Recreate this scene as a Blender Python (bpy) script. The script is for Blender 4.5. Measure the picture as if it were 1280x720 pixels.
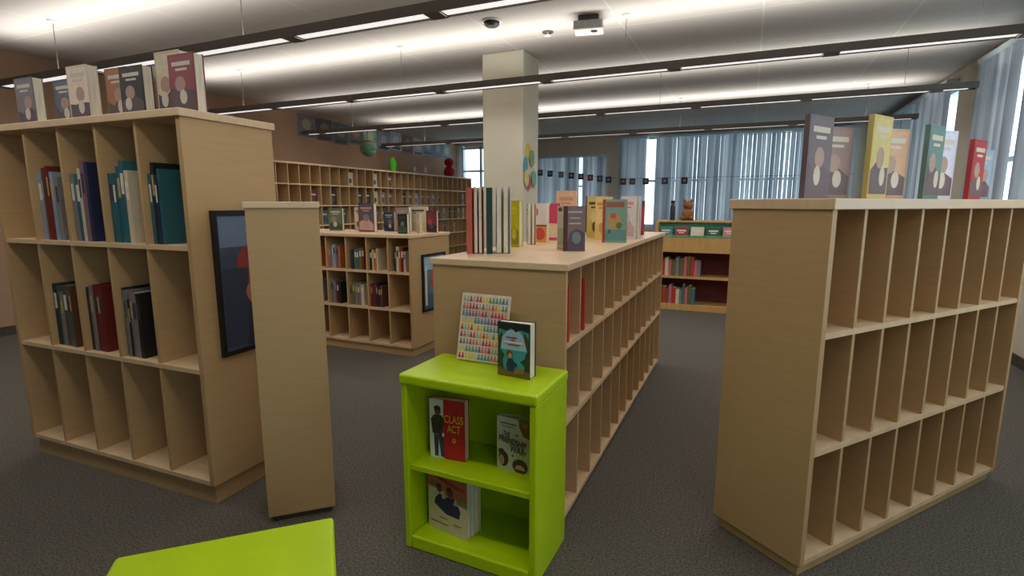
import bpy, math, random
from mathutils import Vector, Matrix
random.seed(7)
S = bpy.context.scene
for o in list(bpy.data.objects): bpy.data.objects.remove(o)
PI = math.pi

# ------------------------------------------------------------------ camera, world, exposure
F = 660.0; PITCH = math.atan(105 / F); YAW = math.radians(24)
cam = bpy.data.cameras.new('camera'); camo = bpy.data.objects.new('camera', cam); S.collection.objects.link(camo)
camo.location = (0, 0, 1.45); camo.rotation_euler = (PI / 2 - PITCH, 0, YAW)
cam.sensor_width = 36; cam.lens = 36 * F / 1280; cam.clip_start = 0.05
S.camera = camo
S.view_settings.view_transform = 'Standard'; S.view_settings.look = 'None'
S.view_settings.gamma = 1; S.view_settings.use_curve_mapping = False
S.view_settings.exposure = 0.14
UP_W = 46.0       # watts of one pendant's uplight
DOWN_W = 27.0      # watts of one pendant's lens
SKY = 2.6
w = bpy.data.worlds.new('world'); S.world = w; w.use_nodes = True
bg = w.node_tree.nodes['Background']; bg.inputs[0].default_value = (0.80, 0.91, 1.0, 1); bg.inputs[1].default_value = SKY

# ------------------------------------------------------------------ materials
def lin(c):
    def g(v):
        v /= 255.0
        return v / 12.92 if v <= 0.04045 else ((v + 0.055) / 1.055) ** 2.4
    return (g(c[0]), g(c[1]), g(c[2]), 1)
_m = {}
def mat(c, rough=0.6, noise=0.06, scale=30, stretch=(1, 1, 1), bump=0.0, emit=0, metal=0, name=None):
    key = (tuple(c), rough, noise, scale, stretch, bump, emit, metal)
    if key in _m: return _m[key]
    m = bpy.data.materials.new(name or 'paint_%d_%d_%d' % tuple(c)); m.use_nodes = True
    nt = m.node_tree; b = nt.nodes['Principled BSDF']; L = lin(c)
    b.inputs['Roughness'].default_value = rough; b.inputs['Metallic'].default_value = metal
    if noise > 0:
        tc = nt.nodes.new('ShaderNodeTexCoord'); mp = nt.nodes.new('ShaderNodeMapping'); mp.inputs['Scale'].default_value = stretch
        nz = nt.nodes.new('ShaderNodeTexNoise'); nz.inputs['Scale'].default_value = scale; nz.inputs['Detail'].default_value = 4
        rp = nt.nodes.new('ShaderNodeValToRGB')
        rp.color_ramp.elements[0].position = 0.3; rp.color_ramp.elements[1].position = 0.7
        rp.color_ramp.elements[0].color = tuple(v * (1 - noise * 2) for v in L[:3]) + (1,)
        rp.color_ramp.elements[1].color = tuple(min(1, v * (1 + noise * 2)) for v in L[:3]) + (1,)
        nt.links.new(tc.outputs['Object'], mp.inputs[0]); nt.links.new(mp.outputs[0], nz.inputs['Vector'])
        nt.links.new(nz.outputs['Fac'], rp.inputs[0]); nt.links.new(rp.outputs[0], b.inputs['Base Color'])
        if bump:
            bp = nt.nodes.new('ShaderNodeBump'); bp.inputs['Strength'].default_value = bump; bp.inputs['Distance'].default_value = 0.004
            nt.links.new(nz.outputs['Fac'], bp.inputs['Height']); nt.links.new(bp.outputs[0], b.inputs['Normal'])
    else: b.inputs['Base Color'].default_value = L
    if emit:
        b.inputs['Emission Color'].default_value = L; b.inputs['Emission Strength'].default_value = emit
    _m[key] = m; return m
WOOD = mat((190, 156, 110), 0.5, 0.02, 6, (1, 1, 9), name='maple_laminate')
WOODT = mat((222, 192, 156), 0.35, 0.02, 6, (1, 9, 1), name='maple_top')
WOODE = mat((220, 190, 150), 0.45, 0.04, 12, name='maple_edge')
PINE = mat((205, 160, 95), 0.5, 0.06, 6, (9, 1, 1), name='pine_board')
LIME = mat((178, 208, 0), 0.42, 0.02, 8, name='lime_paint')
CARPET = mat((92, 86, 77), 0.95, 0.3, 110, bump=0.6, name='carpet')
WALLM = mat((206, 196, 178), 0.9, 0.02, 3, name='wall_paint')
WALLB = mat((168, 134, 108), 0.9, 0.03, 3, name='brown_wall_paint')
COLM = mat((206, 200, 180), 0.8, 0.02, 3, name='column_paint')
RAIL = mat((92, 84, 76), 0.5, 0.03, 20, name='rail_metal')
DARK = mat((70, 61, 54), 0.5, 0.03, 20, name='dark_metal')
BLACK = mat((22, 22, 24), 0.4, 0.0)
WHITE = mat((236, 234, 228), 0.6, 0.02, 40)
FRAME = mat((190, 205, 212), 0.5, 0.02, 10, name='window_frame_paint')
PAPER = mat((224, 216, 196), 0.9, 0.05, 90, (1, 1, 0.15), name='book_paper')
def lens_mat():
    m = bpy.data.materials.new('lamp_lens'); m.use_nodes = True; b = m.node_tree.nodes['Principled BSDF']
    b.inputs['Base Color'].default_value = (0.9, 0.9, 0.9, 1); b.inputs['Emission Color'].default_value = (1, 0.97, 0.95, 1)
    b.inputs['Emission Strength'].default_value = .75; return m
LENS = lens_mat()
def ceil_mat():
    m = bpy.data.materials.new('ceiling_tiles'); m.use_nodes = True; nt = m.node_tree; b = nt.nodes['Principled BSDF']
    b.inputs['Roughness'].default_value = 0.9
    tc = nt.nodes.new('ShaderNodeTexCoord'); br = nt.nodes.new('ShaderNodeTexBrick')
    br.offset = 0.0; br.inputs['Scale'].default_value = 1.0
    br.inputs['Brick Width'].default_value = 1.2; br.inputs['Row Height'].default_value = 1.05
    br.inputs['Mortar Size'].default_value = 0.008
    br.inputs['Color1'].default_value = lin((182, 178, 172)); br.inputs['Color2'].default_value = lin((178, 174, 168)); br.inputs['Mortar'].default_value = lin((196, 192, 186))
    nt.links.new(tc.outputs['Object'], br.inputs['Vector']); nt.links.new(br.outputs['Color'], b.inputs['Base Color']); return m
CEIL = ceil_mat()
def glass_mat():
    m = bpy.data.materials.new('window_glass'); m.use_nodes = True; nt = m.node_tree
    b = nt.nodes['Principled BSDF']; nt.nodes.remove(b)
    t = nt.nodes.new('ShaderNodeBsdfTransparent'); g = nt.nodes.new('ShaderNodeBsdfGlossy'); g.inputs['Roughness'].default_value = 0.02
    mx = nt.nodes.new('ShaderNodeMixShader'); mx.inputs[0].default_value = 0.06; t.inputs[0].default_value = (0.93, 0.97, 0.98, 1)
    nt.links.new(t.outputs[0], mx.inputs[1]); nt.links.new(g.outputs[0], mx.inputs[2]); nt.links.new(mx.outputs[0], nt.nodes['Material Output'].inputs[0]); return m
GLASS = glass_mat()
def blind_mat():
    m = bpy.data.materials.new('blind_fabric'); m.use_nodes = True; nt = m.node_tree; nt.nodes.remove(nt.nodes['Principled BSDF'])
    d = nt.nodes.new('ShaderNodeBsdfDiffuse'); t = nt.nodes.new('ShaderNodeBsdfTranslucent'); mx = nt.nodes.new('ShaderNodeMixShader')
    tc = nt.nodes.new('ShaderNodeTexCoord'); mp = nt.nodes.new('ShaderNodeMapping'); mp.inputs['Scale'].default_value = (1, 1, 0.03)
    nz = nt.nodes.new('ShaderNodeTexNoise'); nz.inputs['Scale'].default_value = 5
    rp = nt.nodes.new('ShaderNodeValToRGB'); rp.color_ramp.elements[0].position = 0.35; rp.color_ramp.elements[1].position = 0.65
    rp.color_ramp.elements[0].color = lin((165, 172, 180)); rp.color_ramp.elements[1].color = lin((222, 226, 228))
    nt.links.new(tc.outputs['Object'], mp.inputs[0]); nt.links.new(mp.outputs[0], nz.inputs['Vector']); nt.links.new(nz.outputs['Fac'], rp.inputs[0])
    nt.links.new(rp.outputs[0], d.inputs[0]); nt.links.new(rp.outputs[0], t.inputs[0]); mx.inputs[0].default_value = 0.45
    nt.links.new(d.outputs[0], mx.inputs[1]); nt.links.new(t.outputs[0], mx.inputs[2]); nt.links.new(mx.outputs[0], nt.nodes['Material Output'].inputs[0]); return m
BLIND = blind_mat()

# ------------------------------------------------------------------ mesh helpers
class MB:
    def __init__(s): s.v = []; s.f = []; s.mi = []; s.mats = []
    def _m(s, m):
        if m not in s.mats: s.mats.append(m)
        return s.mats.index(m)
    def poly(s, pts, m):
        n = len(s.v); s.v += [tuple(p) for p in pts]; s.f.append(tuple(range(n, n + len(pts)))); s.mi.append(s._m(m)); return s
    def hexa(s, p, m):     # 8 points: bottom ring then top ring (counter-clockwise from above)
        n = len(s.v); s.v += [tuple(q) for q in p]; k = s._m(m)
        for q in ((3, 2, 1, 0), (4, 5, 6, 7), (0, 1, 5, 4), (1, 2, 6, 5), (2, 3, 7, 6), (3, 0, 4, 7)):
            s.f.append(tuple(n + i for i in q)); s.mi.append(k)
        return s
    def box(s, x0, x1, y0, y1, z0, z1, m):
        return s.hexa([(x0, y0, z0), (x1, y0, z0), (x1, y1, z0), (x0, y1, z0), (x0, y0, z1), (x1, y0, z1), (x1, y1, z1), (x0, y1, z1)], m)
    def lathe(s, prof, m, n=20, c=(0, 0), axis='z'):     # prof: (r, z) from bottom to top
        k = s._m(m); base = len(s.v)
        for r, z in prof:
            for i in range(n):
                a = 2 * PI * i / n; p = (c[0] + r * math.cos(a), c[1] + r * math.sin(a), z)
                s.v.append(p)
        for j in range(len(prof) - 1):
            for i in range(n):
                a = base + j * n + i; b2 = base + j * n + (i + 1) % n
                s.f.append((a, b2, b2 + n, a + n)); s.mi.append(k)
        s.f.append(tuple(base + i for i in reversed(range(n)))); s.mi.append(k)
        t = base + (len(prof) - 1) * n; s.f.append(tuple(t + i for i in range(n))); s.mi.append(k); return s
    def build(s, name, parent=None, bevel=0, smooth=False):
        me = bpy.data.meshes.new(name); me.from_pydata(s.v, [], s.f)
        for m in s.mats: me.materials.append(m)
        for p, k in zip(me.polygons, s.mi): p.material_index = k; p.use_smooth = smooth
        me.update(); o = bpy.data.objects.new(name, me); S.collection.objects.link(o)
        if parent: o.parent = parent
        if bevel:
            b = o.modifiers.new('bevel', 'BEVEL'); b.width = bevel; b.segments = 3; b.limit_method = 'ANGLE'
        return o
def tag(o, label, cat, group=None):
    o['label'] = label; o['category'] = cat
    if group: o['group'] = group
    return o
def struct(o): o['kind'] = 'structure'; return o
def thing(name, label, cat, loc, rz=0, group=None, rx=0):
    o = bpy.data.objects.new(name, None); S.collection.objects.link(o); o.empty_display_size = 0.05
    o.location = loc; o.rotation_euler = (rx, 0, rz); return tag(o, label, cat, group)
def text_mesh(body, wid, hgt, m, name, parent, loc, rot=(PI / 2, 0, 0), ext=0.0002):
    cu = bpy.data.curves.new(name, 'FONT'); cu.body = body; cu.align_x = 'CENTER'; cu.align_y = 'CENTER'; cu.extrude = ext; cu.offset = 0.012; cu.space_line = 0.85
    tmp = bpy.data.objects.new('tmp', cu); S.collection.objects.link(tmp)
    dg = bpy.context.evaluated_depsgraph_get(); me = bpy.data.meshes.new_from_object(tmp.evaluated_get(dg)); bpy.data.objects.remove(tmp)
    xs = [v.co.x for v in me.vertices]; ys = [v.co.y for v in me.vertices]
    cx = (max(xs) + min(xs)) / 2; cy = (max(ys) + min(ys)) / 2; sx = wid / (max(xs) - min(xs)); sy = hgt / (max(ys) - min(ys))
    for v in me.vertices: v.co.x = (v.co.x - cx) * sx; v.co.y = (v.co.y - cy) * sy
    me.materials.clear(); me.materials.append(m); me.name = name
    o = bpy.data.objects.new(name, me); S.collection.objects.link(o); o.parent = parent; o.location = loc; o.rotation_euler = rot; return o

# ------------------------------------------------------------------ room
XL, XR, YF, YB, ZC = -7.5, 2.3, -5.0, 13.2, 3.1
struct(MB().box(XL - .2, XR + .2, YF - .2, YB + .3, -0.1, 0, CARPET).build('floor'))
struct(MB().box(XL - .2, XR + .2, YF - .2, YB + .3, ZC, ZC + .1, CEIL).build('ceiling'))
struct(MB().box(XL - .2, XL, YF - .2, YB + .3, 0, ZC, WALLB).build('wall_left'))
struct(MB().box(XL, XR, YF - .2, YF, 0, ZC, WALLM).build('wall_front'))
# back wall with three openings
wins_back = [(-7.45, -6.35, 1.75, 3.0), (-6.1, -3.34, 0.9, 2.66), (-2.94, 1.9, 0.9, 3.04)]
mb = MB(); x = XL
for a, b, z0, z1 in wins_back:
    mb.box(x, a, YB, YB + .3, 0, ZC, WALLM); mb.box(a, b, YB, YB + .3, 0, z0, WALLM); mb.box(a, b, YB, YB + .3, z1, ZC, WALLM); x = b
mb.box(x, XR, YB, YB + .3, 0, ZC, WALLM)
struct(mb.build('wall_back'))
wins_right = [(-3.5, -0.5), (1.2, 3.6), (4.6, 7.6), (8.6, 12.4)]
mb = MB(); y = YF
for a, b in wins_right:
    mb.box(XR, XR + .2, y, a, 0, ZC, WALLM); mb.box(XR, XR + .2, a, b, 0, 0.95, WALLM); mb.box(XR, XR + .2, a, b, 2.95, ZC, WALLM); y = b
mb.box(XR, XR + .2, y, YB, 0, ZC, WALLM)
struct(mb.build('wall_right'))
struct(MB().box(XL, XL + .015, YF, YB, 0, .1, DARK).build('baseboard_left'))
struct(MB().box(XR - .015, XR, YF, YB, 0, .1, DARK).build('baseboard_right'))
struct(MB().box(XL, XR, YB - .015, YB, 0, .1, DARK).build('baseboard_back'))
def window(n, a, b, z0, z1, side, bars, rails):
    # side: 'back' (spans x) or 'right' (spans y)
    mb = MB(); t = 0.03
    def bx(u0, u1, w0, w1, z0_, z1_, mm):
        if side == 'back': mb.box(u0, u1, YB + w0, YB + w1, z0_, z1_, mm)
        else: mb.box(XR + w0, XR + w1, u0, u1, z0_, z1_, mm)
    for q in (a, b - t * 2): bx(q, q + t * 2, .06, .14, z0, z1, FRAME)
    bx(a, b, .06, .14, z0, z0 + t * 2, FRAME); bx(a, b, .06, .14, z1 - t * 2, z1, FRAME)
    for q in bars: bx(q - t, q + t, .06, .14, z0, z1, FRAME)
    for q in rails: bx(a, b, .07, .13, q - .025, q + .025, FRAME)
    fr = struct(mb.build('window_%d' % n))
    mb = MB()
    if side == 'back': mb.box(a + .02, b - .02, YB + .095, YB + .105, z0 + .02, z1 - .02, GLASS)
    else: mb.box(XR + .095, XR + .105, a + .02, b - .02, z0 + .02, z1 - .02, GLASS)
    mb.build('glass_pane', fr)
window(1, *wins_back[0], 'back', [-6.85], [2.35])
window(2, *wins_back[1], 'back', [-5.2, -4.3], [1.9])
window(3, *wins_back[2], 'back', [-2.0, -0.9, 0.3, 1.2], [2.0])
for i, (a, b) in enumerate(wins_right): window(4 + i, a, b, .95, 2.95, 'right', [(a + b) / 2], [1.9])
def blind(label, a, b, z0, z1, side, gap=None, ang=0.5):
    if side == 'back': t = thing('vertical_blind', label, 'blind', ((a + b) / 2, YB - .1, z1))
    else: t = thing('vertical_blind', label, 'blind', (XR - .1, (a + b) / 2, z1), -PI / 2)
    L = b - a
    MB().box(-L / 2, L / 2, -.035, .0995, -.05, 0, FRAME).build('head_rail', t)
    mb = MB(); x = -L / 2; k = 0
    while x < L / 2:
        if not (gap and gap[0] < x + (a + b) / 2 < gap[1]):
            an = ang + random.uniform(-.35, .35); dx = .052 * math.cos(an); dy = .03 * math.sin(an); zb = -(z1 - z0)
            mb.hexa([(x - dx, -dy, zb), (x + dx, dy, zb), (x + dx, dy + .002, zb), (x - dx, -dy + .002, zb),
                     (x - dx, -dy, -.05), (x + dx, dy, -.05), (x + dx, dy + .002, -.05), (x - dx, -dy + .002, -.05)], BLIND)
        x += .094
    mb.build('slats', t)
blind('blue-grey vertical blind hanging in window left of white column', -7.45, -7.3, 1.75, 3.02, 'back')
blind('blue-grey vertical blind in wide window under the deep wall header, right of column', -6.1, -3.36, .88, 2.66, 'back', (-4.02, -3.93))
blind('tall blue-grey vertical blind reaching the ceiling, left of bright window gap', -2.94, -2.3, .88, 3.04, 'back')
blind('tall blue-grey vertical blind reaching the ceiling, right of bright window gap', -2.06, 1.9, .88, 3.04, 'back')
blind('blue-grey vertical blind on right wall window nearest the back wall', 8.6, 12.4, .93, 3.0, 'right', ang=.7)
blind('blue-grey vertical blind on right wall window above angled bookcase end', 4.6, 7.6, .93, 3.0, 'right', (5.6, 5.75), ang=.7)
# column
struct(MB().box(-2.84, -2.34, 5.56, 6.02, 0, ZC, COLM).build('column_1', None, .01))

# ------------------------------------------------------------------ pendant linear lights
nth = ['frontmost', 'second', 'third', 'fourth', 'fifth', 'sixth']
yrow = [0.9, 2.98, 4.95, 6.97, 9.05, 11.1]
def pendant(y, label, grp=None):
    x0, x1 = -6.9, 2.0
    t = thing('pendant_strip_light', label, 'ceiling light', ((x0 + x1) / 2, y, 2.6), 0, grp)
    a, b = x0 - (x0 + x1) / 2, x1 - (x0 + x1) / 2
    mb = MB(); mb.box(a, b, -.06, -.052, -.005, .058, RAIL); mb.box(a, b, .052, .06, -.005, .058, RAIL); mb.box(a, b, -.052, .052, .03, .036, RAIL)
    mb.box(a - .006, a, -.06, .06, -.005, .058, RAIL); mb.box(b, b + .006, -.06, .06, -.005, .058, RAIL)
    mb.build('housing', t)
    seg = 1.17; off = -1.84 - (x0 + x1) / 2; q = off - seg * math.floor((off - a) / seg)
    xs = [q + i * seg for i in range(20) if q + i * seg < b + .01]
    edges = [a] + xs + [b]
    for e0, e1 in zip(edges[:-1], edges[1:]):
        if e1 - e0 < .2: continue
        MB().box(e0 + .06, e1 - .06, -.042, .042, .002, .012, LENS).build('lens', t)
    for e in xs:
        if a + .02 < e < b - .02:
            MB().box(e - .055, e + .055, -.062, .062, -.008, .03, RAIL).build('joint_cover', t)
    for e in (a + 1.0, a + 3.4, a + 5.8, b - .6):
        MB().lathe([(.0025, .036), (.0025, .49)], RAIL, 6, (e, 0)).build('suspension_cable', t)
        MB().lathe([(.04, .482), (.04, .4995)], WHITE, 16, (e, 0)).build('ceiling_cup', t)
    for nm, z, rx, W, wy in (('uplight', .06, PI, UP_W, .09), ('downlight', -.006, 0, DOWN_W, .08)):
        l = bpy.data.lights.new(nm, 'AREA'); l.shape = 'RECTANGLE'; l.size = b - a - .1; l.size_y = wy; l.spread = math.radians(150 if nm == 'uplight' else 170); l.energy = W; l.color = (1, .955, .90)
        o = bpy.data.objects.new(nm, l); S.collection.objects.link(o); o.parent = t; o.location = (0, 0, z); o.rotation_euler = (rx, 0, 0)
pendant(.9, 'long dark pendant strip light overhead, nearest the viewer')
pendant(2.98, 'long dark pendant strip light crossing the top left above the smoke detector')
pendant(4.95, 'long dark pendant strip light crossing just in front of the white column')
pendant(6.97, 'long dark pendant strip light, first one behind the white column')
pendant(9.05, 'long dark pendant strip light, second one behind the white column')

# ceiling fittings
t = thing('smoke_detector', 'small round black smoke detector on ceiling left of column top', 'smoke detector', (-2.26, 4.62, ZC))
MB().lathe([(.05, -.05), (.07, -.035), (.075, -.008), (.075, 0)], BLACK, 24).build('sensor_body', t, smooth=False)
MB().lathe([(.09, -.012), (.09, -.001)], WHITE, 24).build('mounting_ring', t)
t = thing('projector', 'grey boxy projector mounted on ceiling right of the column', 'projector', (-1.42, 4.88, ZC), .2)
MB().box(-.13, .13, -.1, .1, -.13, -.05, mat((168, 166, 160), .5)).build('projector_body', t, .015)
MB().box(-.09, .09, -.07, .07, -.05, 0, DARK).build('mounting_bracket', t, .005)
MB().lathe([(.03, -.135), (.03, -.129)], BLACK, 16, (.05, -.03)).build('lens', t)
t = thing('sprinkler_head', 'small white sprinkler head on ceiling between column and projector', 'sprinkler', (-1.9, 5.12, ZC))
MB().lathe([(.055, -.008), (.055, 0)], mat((90, 86, 80), .5)).build('escutcheon', t)
MB().lathe([(.012, -.03), (.012, -.008)], WHITE, 10).build('nozzle', t); MB().lathe([(.03, -.038), (.03, -.03)], WHITE, 14).build('deflector', t)

# ------------------------------------------------------------------ cubby bookcases
class Unit: pass
def cubby_unit(name, label, loc, rz, W, D, H, cols, rows, plinth=.06, over=.012, double=True, tb=.03, z_shelves=None, wood=WOOD, cat='bookcase', top_board=True, edge=WOODE, ndiv_as_part=True):
    t = thing(name, label, cat, loc, rz); u = Unit(); u.t = t; th = .018; et = .028
    u.M = Matrix.Translation(Vector(loc)) @ Matrix.Rotation(rz, 4, 'Z')
    top = H - tb
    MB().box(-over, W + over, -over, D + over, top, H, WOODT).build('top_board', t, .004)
    MB().box(.02, W - .02, .02, D - .02, 0, plinth, DARK if plinth < .05 else wood).build('plinth', t)
    for a in (0, W - et): MB().box(a, a + et, 0, D, plinth, top, wood).build('end_panel', t, .0015)
    ym = D / 2 if double else D
    MB().box(et, W - et, ym - .01, ym, plinth, top, wood).build('back_panel', t)
    zs = z_shelves or [plinth + (top - plinth) * r / rows for r in range(rows)]
    u.cells = {}
    xs = [et + (W - 2 * et + th) * i / cols - th for i in range(cols + 1)]
    for r, z in enumerate(zs):
        MB().box(et, W - et, .003, ym - .01, z, z + .022, edge).build('shelf', t)
        if double: MB().box(et, W - et, ym, D - .003, z, z + .022, edge).build('shelf', t)
    zt = zs[1:] + [top]
    for i in range(1, cols):
        mb = MB()
        for r, z in enumerate(zs):
            mb.box(xs[i], xs[i] + th, .008, ym - .01, z + .022, zt[r], wood)
            if double: mb.box(xs[i], xs[i] + th, ym, D - .008, z + .022, zt[r], wood)
        mb.build('divider', t)
    for i in range(cols):
        for r, z in enumerate(zs): u.cells[(i, r)] = (xs[i] + th, xs[i + 1], z + .022, zt[r])
    u.D = ym - .01; u.rz = rz; u.W = W; u.H = H; return u

# ------------------------------------------------------------------ books
B = .0025
def book(loc, rz, wd, h, t, color, label, group=None, t2=None, rx=0, spine=None, cat='book', fan=0, edge=PAPER, z_lean=0):
    """local origin: centre of the front-cover bottom edge; front cover faces -y, spine at -x"""
    r = thing('book', label, cat, loc, rz, group, rx)
    t2 = t if t2 is None else t2; w0, w1 = -wd / 2, wd / 2
    c = mat(color, .45, .03, 25); sp = mat(spine, .45, .03, 25) if spine else c
    mb = MB(); mb.box(w0 + B, w1, 0, B, 0, h, c)
    mb.box(w0, w0 + B, 0, t, 0, h, sp)
    mb.hexa([(w0 + B, t - B, 0), (w1, t2 - B, 0), (w1, t2, 0), (w0 + B, t, 0), (w0 + B, t - B, h), (w1, t2 - B, h), (w1, t2, h), (w0 + B, t, h)], c)
    mb.build('cover', r)
    n = fan + 1
    for k in range(n):
        f0, f1 = k / n, (k + (1 if n == 1 else .62)) / n
        a0 = B + (t - 2 * B) * f0; a1 = B + (t - 2 * B) * ((k + 1) / n); b0 = B + (t2 - 2 * B) * f0; b1 = B + (t2 - 2 * B) * f1
        x0, x1 = w0 + B, w1 - .004; e = .0002
        MB().hexa([(x0, a0 + e, .003), (x1, b0 + e, .003), (x1, b1 - e, .003), (x0, a1 - e, .003), (x0, a0 + e, h - .003), (x1, b0 + e, h - .003), (x1, b1 - e, h - .003), (x0, a1 - e, h - .003)], edge).build('page_block', r)
    r['w'] = wd; r['h'] = h; del r['w']; del r['h']
    return r
def art(parent, wd, h, shapes, name='cover_art', y=-.0004):
    """shapes: (colour, [(u, v), ...]) in cover fractions; later ones lie on top"""
    mb = MB()
    for k, (c, pts) in enumerate(shapes):
        yy = y - .00025 * k
        mb.poly([((u - .5) * wd, yy, v * h) for u, v in pts], mat(c, .5, .03, 40))
    return mb.build(name, parent)
def ell(cx, cy, rx, ry, n=16, a0=0, a1=2 * PI): return [(cx + rx * math.cos(a0 + (a1 - a0) * i / n), cy + ry * math.sin(a0 + (a1 - a0) * i / n)) for i in range(n + (0 if a1 - a0 > 6.2 else 1))]
def rect(a, b, c, d): return [(a, c), (b, c), (b, d), (a, d)]
def generic_art(parent, wd, h, cols, seed):
    rd = random.Random(seed); sh = [(cols[0], rect(.05, .95, .06, .96))]
    sh.append((cols[1], [(.05, .06), (.95, .06), (.95, rd.uniform(.25, .4)), (.6, rd.uniform(.35, .5)), (.3, rd.uniform(.28, .45)), (.05, rd.uniform(.3, .5))]))
    sh.append((cols[2], ell(rd.uniform(.35, .65), .5, .2, .13))); sh.append((cols[3], ell(rd.uniform(.3, .7), .28, .14, .12)))
    sh.append((cols[3], rect(.15, .85, .8, .87))); sh.append((cols[3], rect(.28, .72, .72, .76)))
    return art(parent, wd, h, sh)
ORD = ['first', 'second', 'third', 'fourth', 'fifth', 'sixth', 'seventh', 'eighth', 'ninth', 'tenth', 'eleventh', 'twelfth', 'thirteenth', 'fourteenth', 'fifteenth', 'sixteenth', 'seventeenth', 'eighteenth', 'nineteenth', 'twentieth', 'twenty-first', 'twenty-second', 'twenty-third', 'twenty-fourth', 'twenty-fifth']
PAL = [('dark red', (112, 36, 34)), ('navy', (34, 44, 74)), ('grey', (128, 124, 122)), ('cream', (206, 194, 166)), ('black', (34, 32, 34)), ('teal', (44, 100, 108)),
       ('brown', (100, 66, 44)), ('mauve', (128, 98, 112)), ('pale blue', (142, 160, 176)), ('orange', (190, 104, 50)), ('olive', (110, 104, 48)), ('pink', (184, 112, 116))]
def fill(u, i, r, n, place, hmax=.25, group=None, seed=0, slack=.0, palette=PAL, depth=.03):
    x0, x1, z0, z1 = u.cells[(i, r)]; rd = random.Random(seed * 97 + i * 13 + r); x = x0 + .004 + slack
    for k in range(n):
        t = rd.uniform(.014, .036)
        if x + t > x1 - .003: break
        h = min(z1 - z0 - .02, hmax * rd.uniform(.8, 1.0)); wd = min(u.D - .06, rd.uniform(.14, .17)); nm, c = rd.choice(palette)
        p = u.M @ Vector((x + t, depth + wd / 2 + rd.uniform(0, .01), z0 + .0005))
        b = book(p, u.rz + PI / 2, wd, h, t, c, '%s spine, %s from left in %s' % (nm, ORD[k], place), group)
        MB().box(-wd / 2 - .0006, -wd / 2 - .0001, t * .2, t * .8, h * .6, h * .85, mat(rd.choice([(220, 214, 200), (190, 160, 90), (60, 60, 70)]), .5)).build('spine_label', b)
        x += t + .0015

# ---- main double-sided unit, long face to the right (+x)
MAIN = cubby_unit('cubby_bookcase', 'long double-sided maple cubby bookcase running away behind lime green shelf', (-.68, 2.08, 0), PI / 2, 2.75, .65, 1.204, 12, 3, plinth=.03, z_shelves=[.03, .475, .83])
# red folders in the first two cubbies of the upper row
for i, (dx, nm) in enumerate(((.015, 'first'), (.03, 'second'))):
    x0, x1, z0, z1 = MAIN.cells[(i, 2)]; p = MAIN.M @ Vector((x0 + .045 + dx, .108, z0 + .0005))
    book(p, PI, .2, .25, .02, (196, 64, 44), 'red-orange picture book inside %s upper cubby of the long maple bookcase' % nm)
# ---- lime shelf in front of it
LX0, LX1, LY0, LY1, LH = -1.255, -.655, 1.70, 2.035, .772
t = thing('lime_shelf', 'lime green two-tier display shelf standing against end of long maple bookcase', 'shelf', (LX0, LY0, 0), -.02)
W, D = LX1 - LX0, LY1 - LY0
MB().box(-.006, W + .006, -.008, D, LH - .045, LH, LIME).build('top_board', t, .012)
for a in (0, W - .028): MB().box(a, a + .028, 0, D, 0, LH - .045, LIME).build('side_panel', t, .006)
MB().box(.028, W - .028, D - .02, D - .004, .05, LH - .045, LIME).build('back_panel', t)
MB().box(.028, W - .028, .012, D - .02, .352, .378, LIME).build('shelf', t, .004)
MB().box(.028, W - .028, .0, D - .02, .0, .06, LIME).build('bottom_board', t, .008)

# ---- left unit
LEFT = cubby_unit('cubby_bookcase', 'double-sided maple cubby bookcase with framed poster on its end, left of the long one', (-4.65, 4.08, 0), 0, 1.81, .68, 1.165, 7, 3, plinth=.08, z_shelves=[.08, .43, .79])
PLC = 'the low maple bookcase with poster'
rowname = {2: 'top', 1: 'middle', 0: 'bottom'}
def cellplace(k, r, base): return '%s-row cubby %s from right of %s' % (rowname[r], ORD[k], base)
for k in range(7):
    fill(LEFT, 6 - k, 2, [5, 4, 5, 6, 4, 5, 5][k], cellplace(k, 2, 'poster bookcase'), .24, seed=3, slack=[.04, 0, .03, 0, 0, .02, 0][k])
    if k: fill(LEFT, 6 - k, 1, [0, 5, 6, 5, 5, 4, 6][k], cellplace(k, 1, 'poster bookcase'), .24, seed=5)
# framed poster
def poster(label, x, y0, y1, z0, z1, sh, bgc, name='framed_poster'):
    t = thing(name, label, 'poster', (x + .001, (y0 + y1) / 2, z0), PI / 2); W, Hh = y1 - y0, z1 - z0
    mb = MB(); q = .022
    mb.box(-W / 2, W / 2, -.018, 0, 0, q, BLACK); mb.box(-W / 2, W / 2, -.018, 0, Hh - q, Hh, BLACK); mb.box(-W / 2, -W / 2 + q, -.018, 0, q, Hh - q, BLACK); mb.box(W / 2 - q, W / 2, -.018, 0, q, Hh - q, BLACK)
    mb.build('frame', t)
    MB().box(-W / 2 + q, W / 2 - q, -.008, -.001, q, Hh - q, mat(bgc, .4, .15, 6)).build('print', t)
    art(t, W - 2 * q, Hh, sh, 'printed_picture', -.0085); return t
poster('framed poster with pale blue sky and red-orange shapes on bookcase end', -2.84, 4.24, 4.66, .41, .97,
       [((150, 190, 214), rect(0, 1, .72, .95)), ((60, 92, 116), rect(0, 1, .05, .3)), ((206, 76, 66), ell(.62, .62, .3, .14)), ((186, 60, 58), ell(.5, .42, .26, .12)), ((92, 120, 130), [(0, .3), (.3, .5), (.5, .3), (.7, .42), (1, .3)]), ((206, 210, 200), rect(.06, .16, .1, .8))], (84, 112, 134))
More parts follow.
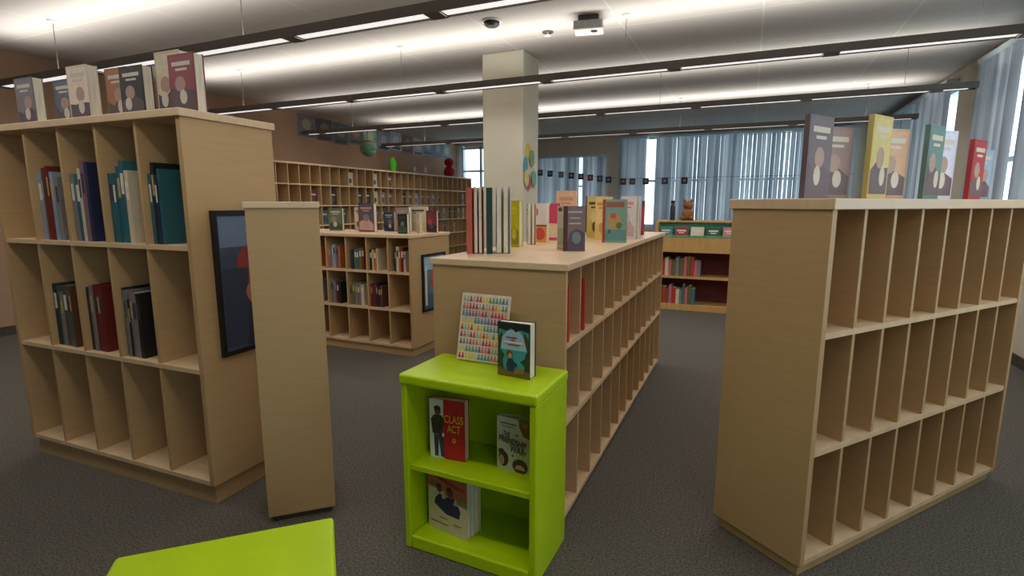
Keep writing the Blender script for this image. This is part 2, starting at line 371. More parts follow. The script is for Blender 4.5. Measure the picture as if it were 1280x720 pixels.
# ---- wall shelving along the left wall (front face towards +x)
WALLU = cubby_unit('wall_cubby_bookcase', 'tall maple cubby bookcase lining the brown left wall', (-6.95, 5.6, 0), PI / 2, 7.3, .34, 2.14, 30, 6, plinth=.06, double=False, z_shelves=[.06, .36, .71, 1.06, 1.41, 1.77])
rd = random.Random(4)
rn = {5: 'top', 4: 'second', 3: 'third', 2: 'fourth'}
for i in range(6, 30):
    for r in (5, 4, 3, 2):
        x0, x1, z0, z1 = WALLU.cells[(i, r)]
        prob = {5: .2, 4: .7, 3: .8, 2: .5}[r]
        if rd.random() < prob:
            nm, c = rd.choice([('pale blue', (150, 168, 190)), ('pink', (190, 150, 150)), ('grey', (140, 134, 132)), ('mauve', (128, 100, 104)), ('dark', (52, 48, 50)), ('teal', (70, 110, 112)), ('dark red', (120, 48, 46)), ('cream', (206, 196, 172))])
            wd = (x1 - x0) * .8; p = WALLU.M @ Vector(((x0 + x1) / 2, .08, z0 + .0005))
            b = book(p, PI / 2, wd, .24 + rd.random() * .05, .018, c, '%s book facing out in %s-row cubby, %s from far end of wall bookcase' % (nm, rn[r], ORD[29 - i]))
            art(b, wd, .24, [((210, 204, 190), rect(.15, .85, .7, .82)), ((90, 84, 90), ell(.5, .4, .28, .2))])
WB = (26, 22)
# things on top of the wall bookcase
def toy(name, label, cat, loc, c, s=1):
    t = thing(name, label, cat, loc)
    return t
t = thing('toy_cactus', 'bright green plush cactus standing on top of the wall bookcase', 'toy', (-7.05, 9.56, 2.14)); g = mat((86, 196, 40), .8)
MB().lathe([(.03, 0), (.06, .03), (.065, .18), (.05, .26), (.02, .3)], g, 16).build('cactus_body', t, smooth=True)
MB().box(-.015, .015, .05, .11, .1, .13, g).box(-.015, .015, .09, .12, .1, .2, g).build('arm', t, .008)
t = thing('toy_figure', 'dark red plush figure standing on far end of the wall bookcase', 'toy', (-7.05, 11.9, 2.14)); g = mat((170, 18, 44), .8)
MB().lathe([(.06, 0), (.13, .04), (.14, .16), (.08, .24), (.04, .26)], g, 18).build('plush_body', t, smooth=True)
MB().lathe([(.03, .24), (.1, .28), (.12, .35), (.1, .42), (.03, .45)], g, 18).build('head', t, smooth=True)
for i, (y, c, l) in enumerate(((10.3, (140, 110, 96), 'small brown book leaning on top of wall bookcase beside the plush cactus'), (10.75, (176, 120, 124), 'small pink book leaning on top of wall bookcase between cactus and red figure'))):
    b = book((-7.0, y, 2.1405), PI / 2, .16, .2, .02, c, l)
    art(b, .16, .2, [((190, 170, 160), ell(.5, .5, .3, .25))])
# paper lantern hanging near the wall
t = thing('paper_lantern', 'round green and pink paper lantern hanging in front of brown wall', 'lantern', (-7.0, 8.7, 2.38))
MB().lathe([(.04, 0), (.11, .04), (.15, .11)], mat((110, 150, 130), .8), 20).lathe([(.15, .11), (.16, .18), (.13, .27)], mat((126, 170, 140), .8), 20).lathe([(.13, .27), (.09, .31), (.03, .33)], mat((178, 130, 112), .8), 20).build('shade', t, smooth=True)
MB().lathe([(.002, .33), (.002, .72)], DARK, 6).build('cord', t)
# posters under the ceiling along the left wall
pc = [(120, 116, 124), (92, 84, 88), (84, 96, 98), (110, 104, 108), (168, 200, 186), (150, 156, 176), (176, 182, 200), (136, 104, 108), (172, 168, 176), (110, 140, 160), (96, 120, 140), (128, 148, 150)]
pn = ['grey', 'dark mauve', 'dark teal', 'grey-brown', 'mint green', 'blue-grey', 'pale lavender', 'dusty pink', 'pale grey', 'steel blue', 'slate blue', 'grey-green']
for i in range(12):
    y = 7.6 + i * .45
    t = thing('wall_poster', '%s poster, %s from near end of row under ceiling on left wall' % (pn[i], ORD[i]), 'poster', (XL + .001, y, 2.66 - .02 * (i % 3)), PI / 2)
    wd, h = .42, .4
    MB().box(-wd / 2, wd / 2, -.006, 0, 0, h, mat(pc[i], .7, .12, 9)).build('sheet', t)
    art(t, wd, h, [((60, 58, 64), rect(.1, .9, .08, .2)), ((min(255, pc[i][0] + 40), min(255, pc[i][1] + 30), pc[i][2]), ell(.5, .58, .25, .25))], 'printed_picture', -.0065)
# balloon cut-outs on the column's right face
for i, (y, z, c, nm) in enumerate(((5.70, 2.02, (196, 180, 60), 'yellow'), (5.62, 1.86, (92, 150, 164), 'blue'), (5.70, 1.68, (206, 74, 90), 'red'), (5.80, 1.95, (120, 160, 120), 'green'), (5.63, 1.72, (206, 190, 130), 'cream'), (5.85, 1.72, (110, 170, 150), 'mint'))):
    t = thing('paper_balloon', '%s paper balloon cut-out stuck on right face of the column' % nm, 'decoration', (-2.34 + .001 + .003 * i, y, z), PI / 2)
    k = mat(c, .8)
    pts = ell(0, .02, .07, .095, 20); n = len(pts); mb = MB()
    mb.poly([(p[0], -.003, p[1]) for p in pts], k); mb.poly([(p[0], 0, p[1]) for p in reversed(pts)], k)
    for j in range(n): a, b2 = pts[j], pts[(j + 1) % n]; mb.poly([(a[0], 0, a[1]), (b2[0], 0, b2[1]), (b2[0], -.003, b2[1]), (a[0], -.003, a[1])], k)
    mb.build('balloon', t); MB().poly([(-.012, -.0015, -.095), (.012, -.0015, -.095), (0, -.0015, -.07)], k).build('knot', t)
# bunting cards on the back windows
bc = [((60, 90, 100), 'teal'), ((50, 70, 100), 'navy'), ((120, 140, 150), 'grey'), ((40, 50, 80), 'dark blue'), ((70, 30, 60), 'plum'), ((160, 60, 90), 'pink'), ((80, 110, 120), 'slate'), ((40, 60, 100), 'indigo'), ((130, 30, 50), 'crimson'), ((90, 110, 110), 'sage'), ((60, 60, 60), 'charcoal'), ((70, 80, 90), 'steel'), ((50, 50, 60), 'black')]
for i, x in enumerate((-4.99, -4.72, -4.42, -4.15, -3.9, -3.66, -3.4 - .02, -3.2, -2.84, -2.62, -2.3, -1.86, -1.42)):
    z = 2.24 - .03 * i if i < 8 else 1.98
    c, nm = bc[i]
    t = thing('bunting_card', '%s photo card on string, %s from left across the back windows' % (nm, ORD[i]), 'bunting', (x, 12.99, z - .07), 0)
    MB().box(-.07, .07, 0, .004, 0, .15, mat(c, .6)).build('card', t); MB().box(-.035, .035, -.001, 0, .045, .11, mat((170, 150, 150), .7)).build('photo', t)
mb = MB()
def cord(mb, p, q, r, m):
    d = Vector(q) - Vector(p); s1 = Vector((0, r, 0)); s2 = d.cross(s1).normalized() * r
    a = [Vector(p) - s1 - s2, Vector(p) + s1 - s2, Vector(p) + s1 + s2, Vector(p) - s1 + s2]; mb.hexa(a + [v + d for v in a], m)
zz = [(-6.2, 2.4), (-4.99, 2.315), (-3.2, 2.08), (-2.84, 2.055), (1.9, 2.055)]
for a, b in zip(zz[:-1], zz[1:]): cord(mb, (a[0], 13.0, a[1]), (b[0], 13.0, b[1]), .003, DARK)
cord(mb, (-6.2, 13.0, 2.4), (-6.22, 13.194, 2.42), .003, DARK); cord(mb, (1.9, 13.0, 2.055), (1.95, 13.194, 2.06), .003, DARK)
tag(mb.build('bunting_string'), 'thin dark string carrying the photo cards across back windows', 'string')

# ---- far right pine bookcase, green display trough
DRED = mat((96, 34, 28), .7)
RX0, RX1, RY = -1.17, .95, 7.5
t = thing('pine_bookcase', 'pine bookcase with green-topped display bin and dark red interior, far right', 'bookcase', (RX0, RY, 0)); W = RX1 - RX0; D = .36
GR = mat((92, 172, 138), .6)
for a in (0, W / 2 - .015, W - .03): MB().box(a, a + .03, 0, D, 0, 1.2, PINE).build('upright', t)
MB().box(.03, W - .03, D - .012, D, .05, 1.2, DRED).build('back_panel', t)
MB().box(-.01, W + .01, .12, D + .01, 1.2, 1.225, PINE).build('top_board', t, .003)
for a, b in ((.03, W / 2 - .015), (W / 2 + .015, W - .03)):
    for z in (.05, .44, .8): MB().box(a, b, 0, D - .012, z, z + .03, PINE).build('shelf', t)
    MB().box(a, b, 0, .02, 0, .05, PINE).build('kickboard', t)
    MB().box(a, b, -.015, .0, .8, 1.01, PINE).build('bin_front', t)
    MB().box(a, b, -.02, .01, 1.01, 1.03, GR).build('green_trim', t)
    MB().box(a, b, D - .16, D - .15, .83, 1.2, GR).build('bin_back', t)
for cx in (.33, 1.4):
    MB().lathe([(.075, 0), (.075, .004)], mat((226, 196, 150), .6), 24).build('round_sign', t)
    o = bpy.data.objects[-1] if False else t.children[-1]; o.location = (cx, -.015, .92); o.rotation_euler = (PI / 2, 0, 0)
RU = Unit(); RU.M = Matrix.Translation((RX0, RY, 0)); RU.rz = 0; RU.D = .34; RU.cells = {(0, 0): (.03, W / 2 - .015, .08, .44), (0, 1): (.03, W / 2 - .015, .47, .8), (1, 0): (W / 2 + .015, W - .03, .08, .44), (1, 1): (W / 2 + .015, W - .03, .47, .8)}
PAL2 = [('pink', (196, 110, 116)), ('red', (190, 60, 50)), ('cream', (214, 200, 170)), ('olive', (110, 100, 60)), ('grey', (130, 130, 130)), ('teal', (60, 120, 120))]
def fill2(i, r, n, place, seed):
    x0, x1, z0, z1 = RU.cells[(i, r)]; rd = random.Random(seed); x = x0 + .02
    for k in range(n):
        tt = rd.uniform(.03, .055); h = rd.uniform(.2, .27); nm, c = rd.choice(PAL2)
        if x + tt > x1 - .01: break
        book((RX0 + x + tt, RY + .02 + .11, z0 + .0005), PI / 2, .2, h, tt, c, '%s spine, %s from left on %s of the far right pine bookcase' % (nm, ORD[k], place))
        x += tt + .004
fill2(0, 0, 12, 'lower left shelf', 1); fill2(0, 1, 12, 'upper left shelf', 2); fill2(1, 0, 12, 'lower right shelf', 3); fill2(1, 1, 12, 'upper right shelf', 4)
rd = random.Random(12)
for k in range(10):
    nm, c = [('teal', (60, 130, 120)), ('crimson', (150, 40, 50)), ('cream', (210, 200, 180)), ('dark green', (40, 80, 60)), ('pink', (200, 120, 130))][k % 5]
    x = RX0 + .13 + k * .205 + (.02 if k > 4 else 0)
    b = book((x, RY + .04, .8305), 0, .17, .32, .015, c, '%s picture book leaning in the green display bin, %s from left' % (nm, ORD[k]), rx=-.25)
    generic_art(b, .17, .32, [c, (60, 60, 60), (190, 90, 90), (220, 210, 190)], k)
t = thing('water_bottle', 'slim dark bottle standing on the far right pine bookcase', 'bottle', (-.98, 7.7, 1.2265))
MB().lathe([(.03, 0), (.035, .01), (.035, .18), (.022, .22), (.022, .235)], mat((50, 50, 56), .35), 18).build('bottle_body', t, smooth=True); MB().lathe([(.026, .235), (.026, .27)], BLACK, 16).build('cap', t)
t = thing('teddy_bear', 'brown teddy bear sitting on the far right pine bookcase beside bottle', 'toy', (-.78, 7.72, 1.2265)); g = mat((140, 92, 56), .95, .15, 60)
MB().lathe([(.06, 0), (.085, .04), (.08, .11), (.04, .16)], g, 18).build('plush_body', t, smooth=True)
MB().lathe([(.02, .14), (.06, .17), (.065, .21), (.05, .25), (.01, .27)], g, 18).build('head', t, smooth=True)
for s in (-1, 1):
    MB().lathe([(.008, .245), (.022, .26), (.02, .28), (.005, .29)], g, 12, (s * .045, 0)).build('ear', t, smooth=True)
    MB().lathe([(.01, 0), (.035, .01), (.032, .05), (.01, .065)], g, 12, (s * .06, -.07)).build('foot', t, smooth=True)

# ------------------------------------------------------------------ books on the lime shelf
Zt = LH
t = thing('figure_print_board', 'cream board printed with rows of tiny colourful figures leaning on bookcase end', 'picture', (-1.02, 1.95, Zt + .006), -.04, rx=-.13); bw, bh = .228, .292
t.rotation_euler = (-.2, .02, 0.03)
MB().box(-bw / 2, bw / 2, 0, .012, 0, bh, mat((222, 208, 186), .6)).build('board', t, .001)
pal = [(206, 70, 60), (226, 150, 60), (220, 200, 80), (110, 150, 100), (90, 140, 160), (130, 100, 130), (214, 110, 110), (180, 60, 70), (150, 180, 150)]
mb = MB(); rd = random.Random(3)
for r, c in ((1, (214, 196, 190)), (3, (206, 206, 190)), (5, (196, 190, 196)), (6, (210, 186, 180)), (7, (206, 206, 196))):
    zz0 = .006 + r * (bh - .014) / 9; mb.poly([(-bw / 2 + .006, -.0003, zz0), (bw / 2 - .006, -.0003, zz0), (bw / 2 - .006, -.0003, zz0 + .033), (-bw / 2 + .006, -.0003, zz0 + .033)], mat(c, .6))
for r in range(9):
    for k in range(14):
        cx = -bw / 2 + .014 + k * (bw - .028) / 13; cz = .008 + r * (bh - .014) / 9; s = .0075; hh = .03
        c = pal[(k // 2 + r * 2 + rd.randint(0, 1)) % 9]; m_ = mat(c, .6, 0)
        mb.poly([(cx - s, -.0005, cz), (cx + s, -.0005, cz), (cx + s * .55, -.0005, cz + hh * .55), (cx - s * .55, -.0005, cz + hh * .55)], m_)
        mb.poly([(cx + .0042 * math.cos(a * PI / 4), -.0006, cz + hh * .7 + .0042 * math.sin(a * PI / 4)) for a in range(8)], m_)
mb.build('printed_figures', t)
# jungle boy book
bw, bh = .145, .22
b = book((-.812, 1.84, Zt + .0005), -.10, bw, bh, .034, (38, 58, 44), 'paperback with seated boy in teal jungle on lime shelf top', t2=.05)
art(b, bw, bh, [((64, 150, 152), rect(.04, .96, .03, .9)), ((158, 200, 208), [(.1, .5), (.9, .5), (.86, .72), (.7, .84), (.5, .88), (.3, .84), (.14, .72)]), ((176, 188, 206), ell(.5, .66, .36, .12)),
                ((36, 74, 46), [(.0, .0), (.2, .0), (.16, .3), (.22, .4), (.1, .48), (.0, .55)]), ((34, 66, 44), [(1, 0), (.82, 0), (.84, .22), (.7, .3), (.84, .36), (.88, .46), (1, .54)]),
                ((28, 42, 36), [(0, .88), (.3, .84), (.42, .9), (.58, .83), (.7, .88), (1, .84), (1, 1), (0, 1)]), ((60, 70, 60), [(.03, .5), (.08, .5), (.16, .78), (.12, .82), (.03, .7)]), ((60, 70, 60), [(.97, .5), (.92, .5), (.8, .78), (.85, .84), (.97, .7)]),
                ((110, 90, 40), [(0, 0), (1, 0), (1, .12), (.7, .17), (.3, .12), (0, .18)]), ((32, 46, 88), [(.3, .1), (.5, .1), (.56, .26), (.46, .34), (.34, .34), (.28, .24)]), ((32, 46, 88), [(.44, .32), (.62, .24), (.6, .2), (.42, .26)]),
                ((150, 110, 60), [(.5, .06), (.82, .1), (.78, .18), (.56, .17)]), ((120, 62, 42), ell(.38, .42, .095, .075)), ((196, 140, 108), ell(.4, .395, .06, .045))])
art(b, bw, bh, [((60, 110, 100), rect(.28, .62, .72, .745)), ((220, 226, 226), rect(.2, .8, .635, .66)), ((190, 100, 60), ell(.5, .69, .07, .03)), ((60, 84, 90), rect(.34, .7, .59, .605))], 'title_lettering', -.006)
# red book
bw, bh = .165, .262
z1 = .3785
b = book((-1.105, 1.81, z1), .06, bw, bh, .03, (188, 22, 34), 'red book titled CLASS ACT with standing boy, on upper lime shelf', t2=.045)
art(b, bw, bh, [((214, 210, 206), rect(.0, .42, .0, 1)), ((188, 22, 34), rect(.40, 1, 0, 1)), ((52, 40, 44), [(.08, .42), (.38, .4), (.42, .68), (.34, .74), (.14, .74), (.04, .66)]),
                ((50, 58, 84), [(.14, .03), (.24, .03), (.26, .4), (.12, .42)]), ((50, 58, 84), [(.32, .03), (.42, .03), (.4, .4), (.24, .42)]), ((96, 62, 48), ell(.24, .8, .09, .065)), ((30, 22, 22), ell(.23, .85, .1, .045)), ((96, 62, 48), ell(.39, .46, .04, .03)), ((230, 228, 222), rect(.36, .42, .38, .44)),
                ((224, 168, 60), ell(.7, .335, .06, .04)), ((188, 22, 34), ell(.7, .34, .025, .018))])
YEL = mat((232, 174, 50), .5, 0)
text_mesh('CLASS', .088, .034, YEL, 'title_lettering', b, (.033, -.0045, .182)); text_mesh('ACT', .062, .034, YEL, 'title_lettering', b, (.033, -.0045, .14))
text_mesh('JERRY CRAFT', .075, .009, mat((225, 120, 120), .5, 0), 'author_lettering', b, (.033, -.0045, .238)) if False else None
# friendship war
bw, bh = .15, .225
b = book((-.81, 1.83, z1), -.1, bw, bh, .02, (206, 200, 188), 'white paperback titled THE FRIENDSHIP WAR with faces, upper lime shelf right', t2=.055, spine=(110, 90, 70))
art(b, bw, bh, [((206, 200, 188), rect(0, 1, 0, 1)), ((120, 84, 64), [(.66, 1), (1, 1), (1, .66), (.82, .7), (.7, .84)]), ((150, 106, 84), ell(.86, .9, .09, .06)), ((44, 34, 34), ell(.2, .2, .16, .15)), ((64, 44, 40), ell(.14, .33, .1, .06)), ((188, 140, 112), ell(.14, .17, .09, .1)),
                ((74, 46, 38), ell(.72, .12, .24, .14)), ((206, 156, 124), ell(.72, .06, .15, .09, 12, 0, PI)), ((110, 110, 104), rect(.12, .6, .87, .9)), ((130, 130, 124), rect(.16, .56, .82, .84)),
                ((60, 50, 44), ell(.5, .3, .03, .02)), ((60, 50, 44), ell(.62, .7, .03, .02)), ((60, 50, 44), ell(.1, .6, .02, .015)), ((60, 50, 44), ell(.88, .4, .03, .02))])
INK = mat((34, 30, 34), .6, 0)
text_mesh('THE', .032, .02, INK, 'title_lettering', b, (-.028, -.0048, .157), (PI / 2, .12, 0)); text_mesh('FRIENDSHIP', .125, .026, INK, 'title_lettering', b, (0, -.0048, .128), (PI / 2, .12, 0)); text_mesh('WAR', .068, .03, INK, 'title_lettering', b, (.022, -.0048, .096), (PI / 2, .12, 0))
# picture book below
bw, bh = .215, .284
b = book((-1.09, 1.775, .0605), -.18, bw, bh, .02, (206, 186, 156), 'tall picture book with children in blue on lime shelf bottom', t2=.09, fan=2, spine=(120, 70, 50))
art(b, bw, bh, [((206, 186, 156), rect(0, 1, 0, 1)), ((176, 96, 66), [(0, .68), (.3, .66), (.6, .55), (1, .5), (1, 1), (0, 1)]), ((120, 120, 70), [(.75, .55), (1, .5), (1, .62), (.85, .66)]), ((140, 84, 70), ell(.15, .74, .13, .06)),
                ((38, 40, 76), [(.16, .42), (.3, .36), (.48, .3), (.8, .3), (.84, .42), (.72, .6), (.5, .58), (.3, .6), (.2, .52)]), ((190, 170, 160), [(.36, .54), (.46, .54), (.44, .66), (.38, .66)]), ((96, 54, 42), ell(.3, .68, .07, .06)), ((190, 168, 160), [(.66, .5), (.78, .5), (.72, .62)]),
                ((110, 56, 44), ell(.58, .67, .09, .07)), ((60, 34, 32), ell(.56, .72, .07, .04)), ((60, 34, 32), ell(.3, .73, .06, .035)), ((92, 60, 54), rect(.06, .5, .12, .135)), ((110, 76, 66), rect(.3, .52, .22, .235)), ((110, 76, 66), rect(.66, .86, .18, .195)), ((150, 40, 34), [(.08, .9), (.95, .76), (.95, .785), (.08, .93)]), ((80, 30, 30), [(.2, .86), (.8, .76), (.8, .775), (.2, .88)])])

# ------------------------------------------------------------------ books on top of the main unit
ZT = 1.2045
def mb_book(x, y, rz, wd, h, t, c, label, t2=None, spine=None, fan=0, cols=None, seed=1, edge=PAPER):
    b = book((x, y, ZT), rz, wd, h, t, c, label, t2=t2, spine=spine, fan=fan, edge=edge)
    if cols: generic_art(b, wd, h, cols, seed)
    return b
# seen spine/fore-edge on: books stand with covers facing sideways
def edge_book(lat, wd, h, t, c, label, t2, spine_out, rz=-1.2, spine=None, fan=0, cols=None, seed=1):
    near = Vector((-1.275 + .89 * lat, 2.31 + .46 * lat, 0))
    if spine_out:
        rz += PI; near += Vector((.93, .36, 0)) * t
    ax = Vector((math.cos(rz), math.sin(rz), 0)); o = near + ax * wd / 2 * (1 if spine_out else -1)
    return mb_book(o.x, o.y, rz, wd, h, t, c, label, t2=t2, spine=spine, fan=fan, cols=cols, seed=seed)
edge_book(0, .17, .325, .028, (190, 96, 78), 'tall red-orange picture book, spine out, at left corner of long bookcase', .03, True)
edge_book(.036, .18, .33, .018, (196, 60, 50), 'tall red-edged picture book with cream page edges between red-orange and dark green books', .05, False, fan=1, cols=[(190, 60, 50), (120, 30, 30), (210, 190, 160), (230, 220, 200)])
edge_book(.098, .18, .325, .03, (20, 60, 54), 'tall dark green picture book, spine out, beside the white one', .03, True, rz=-1.12)
edge_book(.15, .18, .33, .015, (222, 224, 222), 'tall white picture book standing half open beside dark green book', .07, False, rz=-1.1, fan=1, cols=[(226, 228, 226), (206, 214, 206), (196, 210, 200), (170, 186, 190)], seed=4)
mb_book(-1.25, 2.80, -.05, .10, .265, .02, (196, 184, 22), 'yellow-green picture book facing forward on long bookcase', t2=.05, cols=[(204, 192, 20), (150, 150, 30), (190, 190, 30), (214, 206, 60)], seed=5)
mb_book(-1.25, 3.04, -1.1, .12, .25, .012, (224, 214, 190), 'cream book edge-on right behind the yellow-green book', t2=.05, fan=1, cols=[(226, 216, 196), (200, 190, 170), (210, 180, 150), (160, 150, 140)], seed=6)
b = book((-1.24, 3.2, ZT), .0, .12, .25, .014, (232, 222, 214), 'white picture book with pink flower and orange lower half', t2=.04)
art(b, .12, .25, [((226, 160, 80), rect(0, 1, 0, .42)), ((206, 80, 60), ell(.6, .22, .3, .16)), ((60, 60, 56), rect(0, 1, .42, .45)), ((206, 90, 120), ell(.3, .78, .2, .13)), ((140, 60, 90), ell(.3, .78, .06, .04))])
b = book((-1.275, 3.58, ZT), -.05, .1, .25, .014, (36, 130, 150), 'narrow teal picture book standing behind the pink and white ones', t2=.04)
generic_art(b, .1, .25, [(40, 140, 160), (30, 110, 130), (60, 160, 170), (200, 220, 220)], 8)
b = book((-1.235, 3.42, ZT), -.05, .14, .25, .014, (206, 70, 96), 'pink-red picture book with cream inset panel', t2=.04)
art(b, .14, .25, [((206, 70, 96), rect(0, 1, 0, .62)), ((206, 200, 196), [(0, .62), (0, 1), (.5, 1), (.3, .75)]), ((226, 196, 160), rect(.4, .95, .08, .46)), ((180, 60, 80), ell(.2, .3, .12, .2))])
b = book((-1.225, 3.72, ZT), .05, .15, .34, .014, (228, 176, 140), 'tall peach picture book rising behind the pink-red one', t2=.04)
generic_art(b, .15, .34, [(230, 182, 150), (226, 160, 120), (236, 196, 170), (220, 150, 120)], 9)
# open grey/brown book, spine towards viewer
b = book((-.835, 2.68, ZT), .35, .115, .235, .018, (134, 120, 122), 'grey-brown book standing open with dark spine forward near bookcase edge', t2=.05, spine=(86, 52, 48))
art(b, .115, .235, [((134, 118, 124), rect(0, 1, 0, 1)), ((96, 86, 104), [(.1, 0), (1, 0), (1, .4), (.6, .5), (.3, .4)]), ((196, 186, 180), rect(.2, .85, .85, .89)), ((196, 186, 180), rect(.3, .75, .72, .75)), ((210, 196, 170), rect(.25, .8, .6, .63)), ((120, 140, 150), ell(.6, .3, .2, .14)), ((84, 50, 46), rect(0, .2, 0, 1))])
b = book((-.93, 2.735, ZT), -.75, .075, .235, .014, (176, 176, 150), 'pale green-grey book standing just left of the open grey-brown book', t2=.03, spine=(110, 70, 56))
art(b, .075, .235, [((186, 182, 158), rect(0, 1, 0, 1)), ((150, 160, 130), rect(.1, .9, .1, .5)), ((80, 76, 70), ell(.45, .92, .3, .05)), ((200, 150, 110), rect(0, 1, 0, .05))])
mb_book(-1.02, 3.74, -.3, .12, .30, .014, (206, 186, 110), 'yellow-cream picture book standing half open left of teal illustrated book', t2=.06, fan=1, cols=[(206, 190, 120), (196, 180, 90), (226, 200, 140), (96, 80, 40)], seed=11)
mb_book(-.925, 3.6, -.3, .11, .295, .014, (232, 200, 130), 'warm yellow picture book standing directly left of teal illustrated book', t2=.05, fan=1, cols=[(232, 204, 136), (226, 190, 120), (236, 206, 150), (200, 160, 90)], seed=12)
b = book((-.785, 3.37, ZT), .12, .15, .275, .02, (120, 160, 150), 'teal illustrated picture book with red-brown spine strip and yellow edge', t2=.06, spine=(160, 60, 50), edge=mat((226, 206, 120), .8))
art(b, .15, .275, [((120, 160, 148), rect(0, 1, 0, 1)), ((150, 90, 80), rect(.15, .9, .82, .94)), ((176, 150, 96), ell(.5, .5, .3, .2)), ((90, 140, 140), rect(.05, 1, .05, .3)), ((180, 100, 80), ell(.45, .62, .14, .07)), ((80, 70, 60), ell(.3, .26, .05, .05)), ((96, 120, 70), ell(.7, .4, .12, .08)), ((160, 60, 50), rect(0, .12, 0, 1))])
mb_book(-.79, 3.8, -.45, .13, .30, .01, (222, 222, 232), 'white and lavender picture book standing open right of teal illustrated book', t2=.07, fan=1, cols=[(224, 218, 228), (206, 180, 190), (200, 206, 226), (226, 150, 140)], seed=14)
b = book((-.84, 4.3, ZT), .05, .15, .27, .014, (176, 48, 44), 'red picture book with dark blue top band near far end of long bookcase', t2=.04)
art(b, .15, .27, [((180, 50, 44), rect(0, 1, 0, 1)), ((60, 90, 106), rect(0, 1, .85, 1)), ((206, 90, 76), ell(.55, .5, .25, .2)), ((130, 30, 34), [(0, 0), (1, 0), (.7, .35)]), ((214, 170, 150), ell(.4, .7, .1, .05))])
mb_book(-1.12, 4.1, -.2, .13, .29, .012, (120, 92, 50), 'brown picture book standing far back between yellow books', t2=.03, cols=[(130, 100, 60), (90, 60, 40), (150, 110, 60), (200, 190, 170)], seed=15)
mb_book(-1.25, 4.5, .1, .10, .31, .012, (110, 40, 70), 'narrow plum book standing far back on the long bookcase', t2=.03, cols=[(120, 50, 80), (80, 30, 50), (140, 80, 100), (200, 190, 190)], seed=16)

# ------------------------------------------------------------------ books on top of the left unit
ZL = 1.1655
def lb(x, y, rz, wd, h, c, label, cols, seed, t2=.03, rx=0, spine=None):
    b = book((x, y, ZL), rz, wd, h, .016, c, label, t2=t2, rx=rx, spine=spine); generic_art(b, wd, h, cols, seed); return b
lb(-3.62, 4.42, 0, .2, .29, (96, 80, 84), 'grey and pink framed-cover book on poster bookcase', [(96, 84, 90), (200, 160, 150), (130, 120, 130), (196, 150, 140)], 1, .05)
lb(-3.47, 4.6, -.15, .15, .2, (52, 62, 80), 'dark blue book right of the grey and pink book', [(60, 74, 96), (40, 46, 60), (120, 110, 110), (190, 180, 170)], 2)
lb(-3.86, 4.6, .1, .12, .25, (206, 190, 156), 'narrow cream book on poster bookcase left of the grey and pink book', [(210, 196, 166), (190, 176, 150), (200, 180, 150), (120, 100, 90)], 3)
lb(-4.1, 4.5, .05, .18, .24, (96, 110, 84), 'green-grey book on poster bookcase, nearest the left end', [(100, 116, 90), (70, 80, 60), (150, 130, 100), (200, 190, 170)], 4)
lb(-3.30, 4.6, -.1, .18, .25, (150, 130, 130), 'grey picture book fading to orange at its base on poster bookcase', [(156, 136, 140), (214, 140, 80), (190, 150, 130), (170, 160, 160)], 5, .05)
lb(-3.16, 4.68, -.1, .24, .26, (214, 200, 166), 'wide cream book behind the small black book', [(214, 204, 176), (206, 190, 150), (214, 200, 170), (80, 76, 70)], 6)
lb(-3.07, 4.28, -.06, .115, .19, (30, 32, 30), 'small black book with green picture standing at front of poster bookcase', [(34, 36, 36), (60, 90, 70), (110, 130, 100), (70, 66, 60)], 7, .04)
lb(-2.985, 4.42, -.7, .10, .2, (214, 196, 160), 'cream edge-on book beside the small black book', [(214, 200, 166), (206, 190, 150), (214, 200, 170), (180, 170, 140)], 8)
lb(-2.93, 4.58, -.06, .13, .22, (120, 40, 50), 'dark red book at the right end of poster bookcase top', [(130, 44, 54), (50, 40, 46), (160, 70, 70), (60, 90, 90)], 9)

# ------------------------------------------------------------------ left side: tall bookcase, plain cabinet end and lime bench
TALL = cubby_unit('tall_bookcase', 'tall maple cubby bookcase filling the left side, poster on its right end', (-3.77, 1.53, 0), .03, 1.5, .5, 1.86, 5, 3, plinth=.1, double=True, z_shelves=[.1, .66, 1.24], tb=.035)
for k in range(4):
    fill(TALL, 4 - k, 2, [4, 5, 5, 6][k], cellplace(k, 2, 'tall bookcase'), .4, seed=21, palette=PAL[:9])
    if k: fill(TALL, 4 - k, 1, [0, 6, 5, 6][k], cellplace(k, 1, 'tall bookcase'), .36, seed=22, palette=PAL[:9])
pm = TALL.M @ Vector((1.5, .3, 0))
p = poster('framed poster with blue-grey figure and red patch on tall bookcase end', pm.x, pm.y - .2, pm.y + .16, .72, 1.42,
       [((110, 130, 160), rect(.04, .96, .75, .96)), ((150, 50, 56), ell(.6, .62, .3, .14)), ((50, 60, 80), rect(.04, .5, .05, .6)), ((170, 110, 90), ell(.6, .42, .16, .08)), ((40, 44, 60), [(.4, .04), (.9, .04), (.8, .3), (.5, .34)])], (70, 82, 106))
p.rotation_euler.z += .03
tb_ = [(.15, (110, 104, 110), 'grey', .26), (.40, (86, 92, 104), 'slate', .24), (.62, (206, 190, 170), 'cream', .28), (.84, (150, 100, 70), 'brown', .26), (1.03, (40, 40, 40), 'black', .24), (1.22, (196, 180, 150), 'beige', .3), (1.38, (130, 60, 66), 'dark red', .26)]
for k, (x, c, nm, h) in enumerate(tb_):
    p = TALL.M @ Vector((x, .12 + .05 * (k % 2), 1.8605)); b = book(p, .03, .17, h, .02, c, '%s display book on top of tall bookcase, %s from left' % (nm, ORD[k]), t2=.05)
    generic_art(b, .17, h, [tuple(min(255, v + 14) for v in c), (90, 80, 84), (170, 140, 130), (200, 190, 180)], 40 + k)
A = math.radians(43.8)
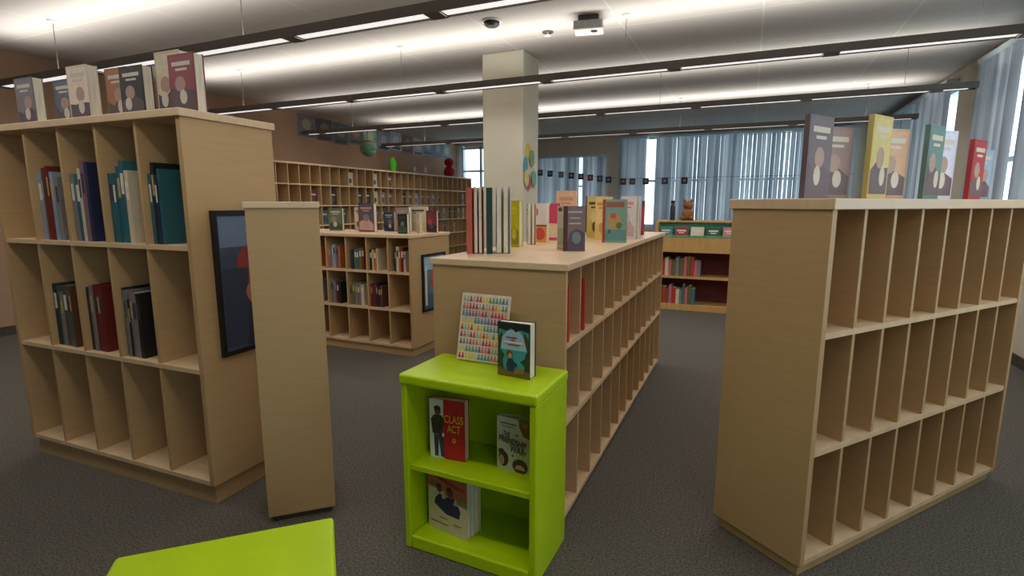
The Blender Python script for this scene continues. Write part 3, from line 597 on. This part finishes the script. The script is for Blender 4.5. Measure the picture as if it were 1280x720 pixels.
def rad_frame(d, s=0):    # point at distance d along the azimuth, s metres to its left
    return Vector((-math.sin(A) * d - math.cos(A) * s, math.cos(A) * d - math.sin(A) * s, 0))
q = rad_frame(2.47, .295)
t = thing('storage_cabinet', 'plain maple storage cabinet end behind the low lime bench at left', 'cabinet', q, A)
W, D, Hc = .29, .26, 1.46
MB().box(-.008, W + .004, -.008, D + .008, Hc - .028, Hc, WOODT).build('top_board', t, .004)
MB().box(0, W, 0, .02, .03, Hc - .028, WOOD).build('end_panel', t); MB().box(0, W, D - .02, D, .03, Hc - .028, WOOD).build('end_panel', t)
MB().box(0, .02, .02, D - .02, .03, Hc - .028, WOOD).build('side_panel', t); MB().box(W - .02, W, .02, D - .02, .03, Hc - .028, WOOD).build('side_panel', t)
MB().box(.015, W - .015, .015, D - .015, 0, .03, DARK).build('plinth', t)
q = rad_frame(1.26, .60)
t = thing('lime_bench', 'low lime green shelf bench in the lower left beside plain cabinet', 'shelf', q, A)
W, D, Hb = .585, .42, .45
MB().box(-.006, W + .004, -.008, D, Hb - .04, Hb, LIME).build('top_board', t, .012)
for a in (0, W - .04): MB().box(a, a + .04, 0, D, 0, Hb - .04, LIME).build('side_panel', t, .005)
MB().box(.04, W - .04, D - .02, D - .004, .04, Hb - .04, LIME).build('back_panel', t); MB().box(.04, W - .04, 0, D - .02, 0, .05, LIME).build('bottom_board', t, .006)

# ------------------------------------------------------------------ right side: angled cubby bookcase
s = 1.62; RZ = math.atan2(.79, .62)
AR = cubby_unit('angled_bookcase', 'maple cubby bookcase set at an angle on the right, across the aisle', (1.27 - .62 * s, 3.43 - .79 * s, 0), RZ, s + .02, .42, 1.47, 8, 3, plinth=.05, double=False, z_shelves=[.05, .5, .96], tb=.04)
x0, x1, z0, z1 = AR.cells[(0, 2)]
book(AR.M @ Vector(((x0 + x1) / 2 + .01, .28, z0 + .0005)), RZ + PI / 2, .24, .36, .03, (176, 66, 48), 'red-brown book in nearest upper cubby of angled bookcase')
rb = [(.10, (110, 92, 96), 'grey-brown', .30), (.30, (150, 120, 110), 'brown', .28), (.50, (206, 186, 110), 'yellow', .33), (.72, (206, 160, 120), 'tan', .30), (.93, (96, 130, 124), 'teal', .32), (1.14, (206, 206, 222), 'lavender', .32), (1.34, (170, 50, 56), 'red', .28), (1.53, (150, 170, 190), 'pale blue', .25)]
for k, (x, c, nm, h) in enumerate(rb):
    p = AR.M @ Vector((x, .13 + .06 * (k % 2), 1.4705)); b = book(p, RZ + (-.15 if k % 2 else .1), .17, h, .02, c, '%s display book on top of angled bookcase, %s from near end' % (nm, ORD[k]), t2=.055, fan=k % 2)
    generic_art(b, .17, h, [tuple(min(255, v + 10) for v in c), (110, 90, 90), (180, 150, 130), (214, 200, 180)], 60 + k)
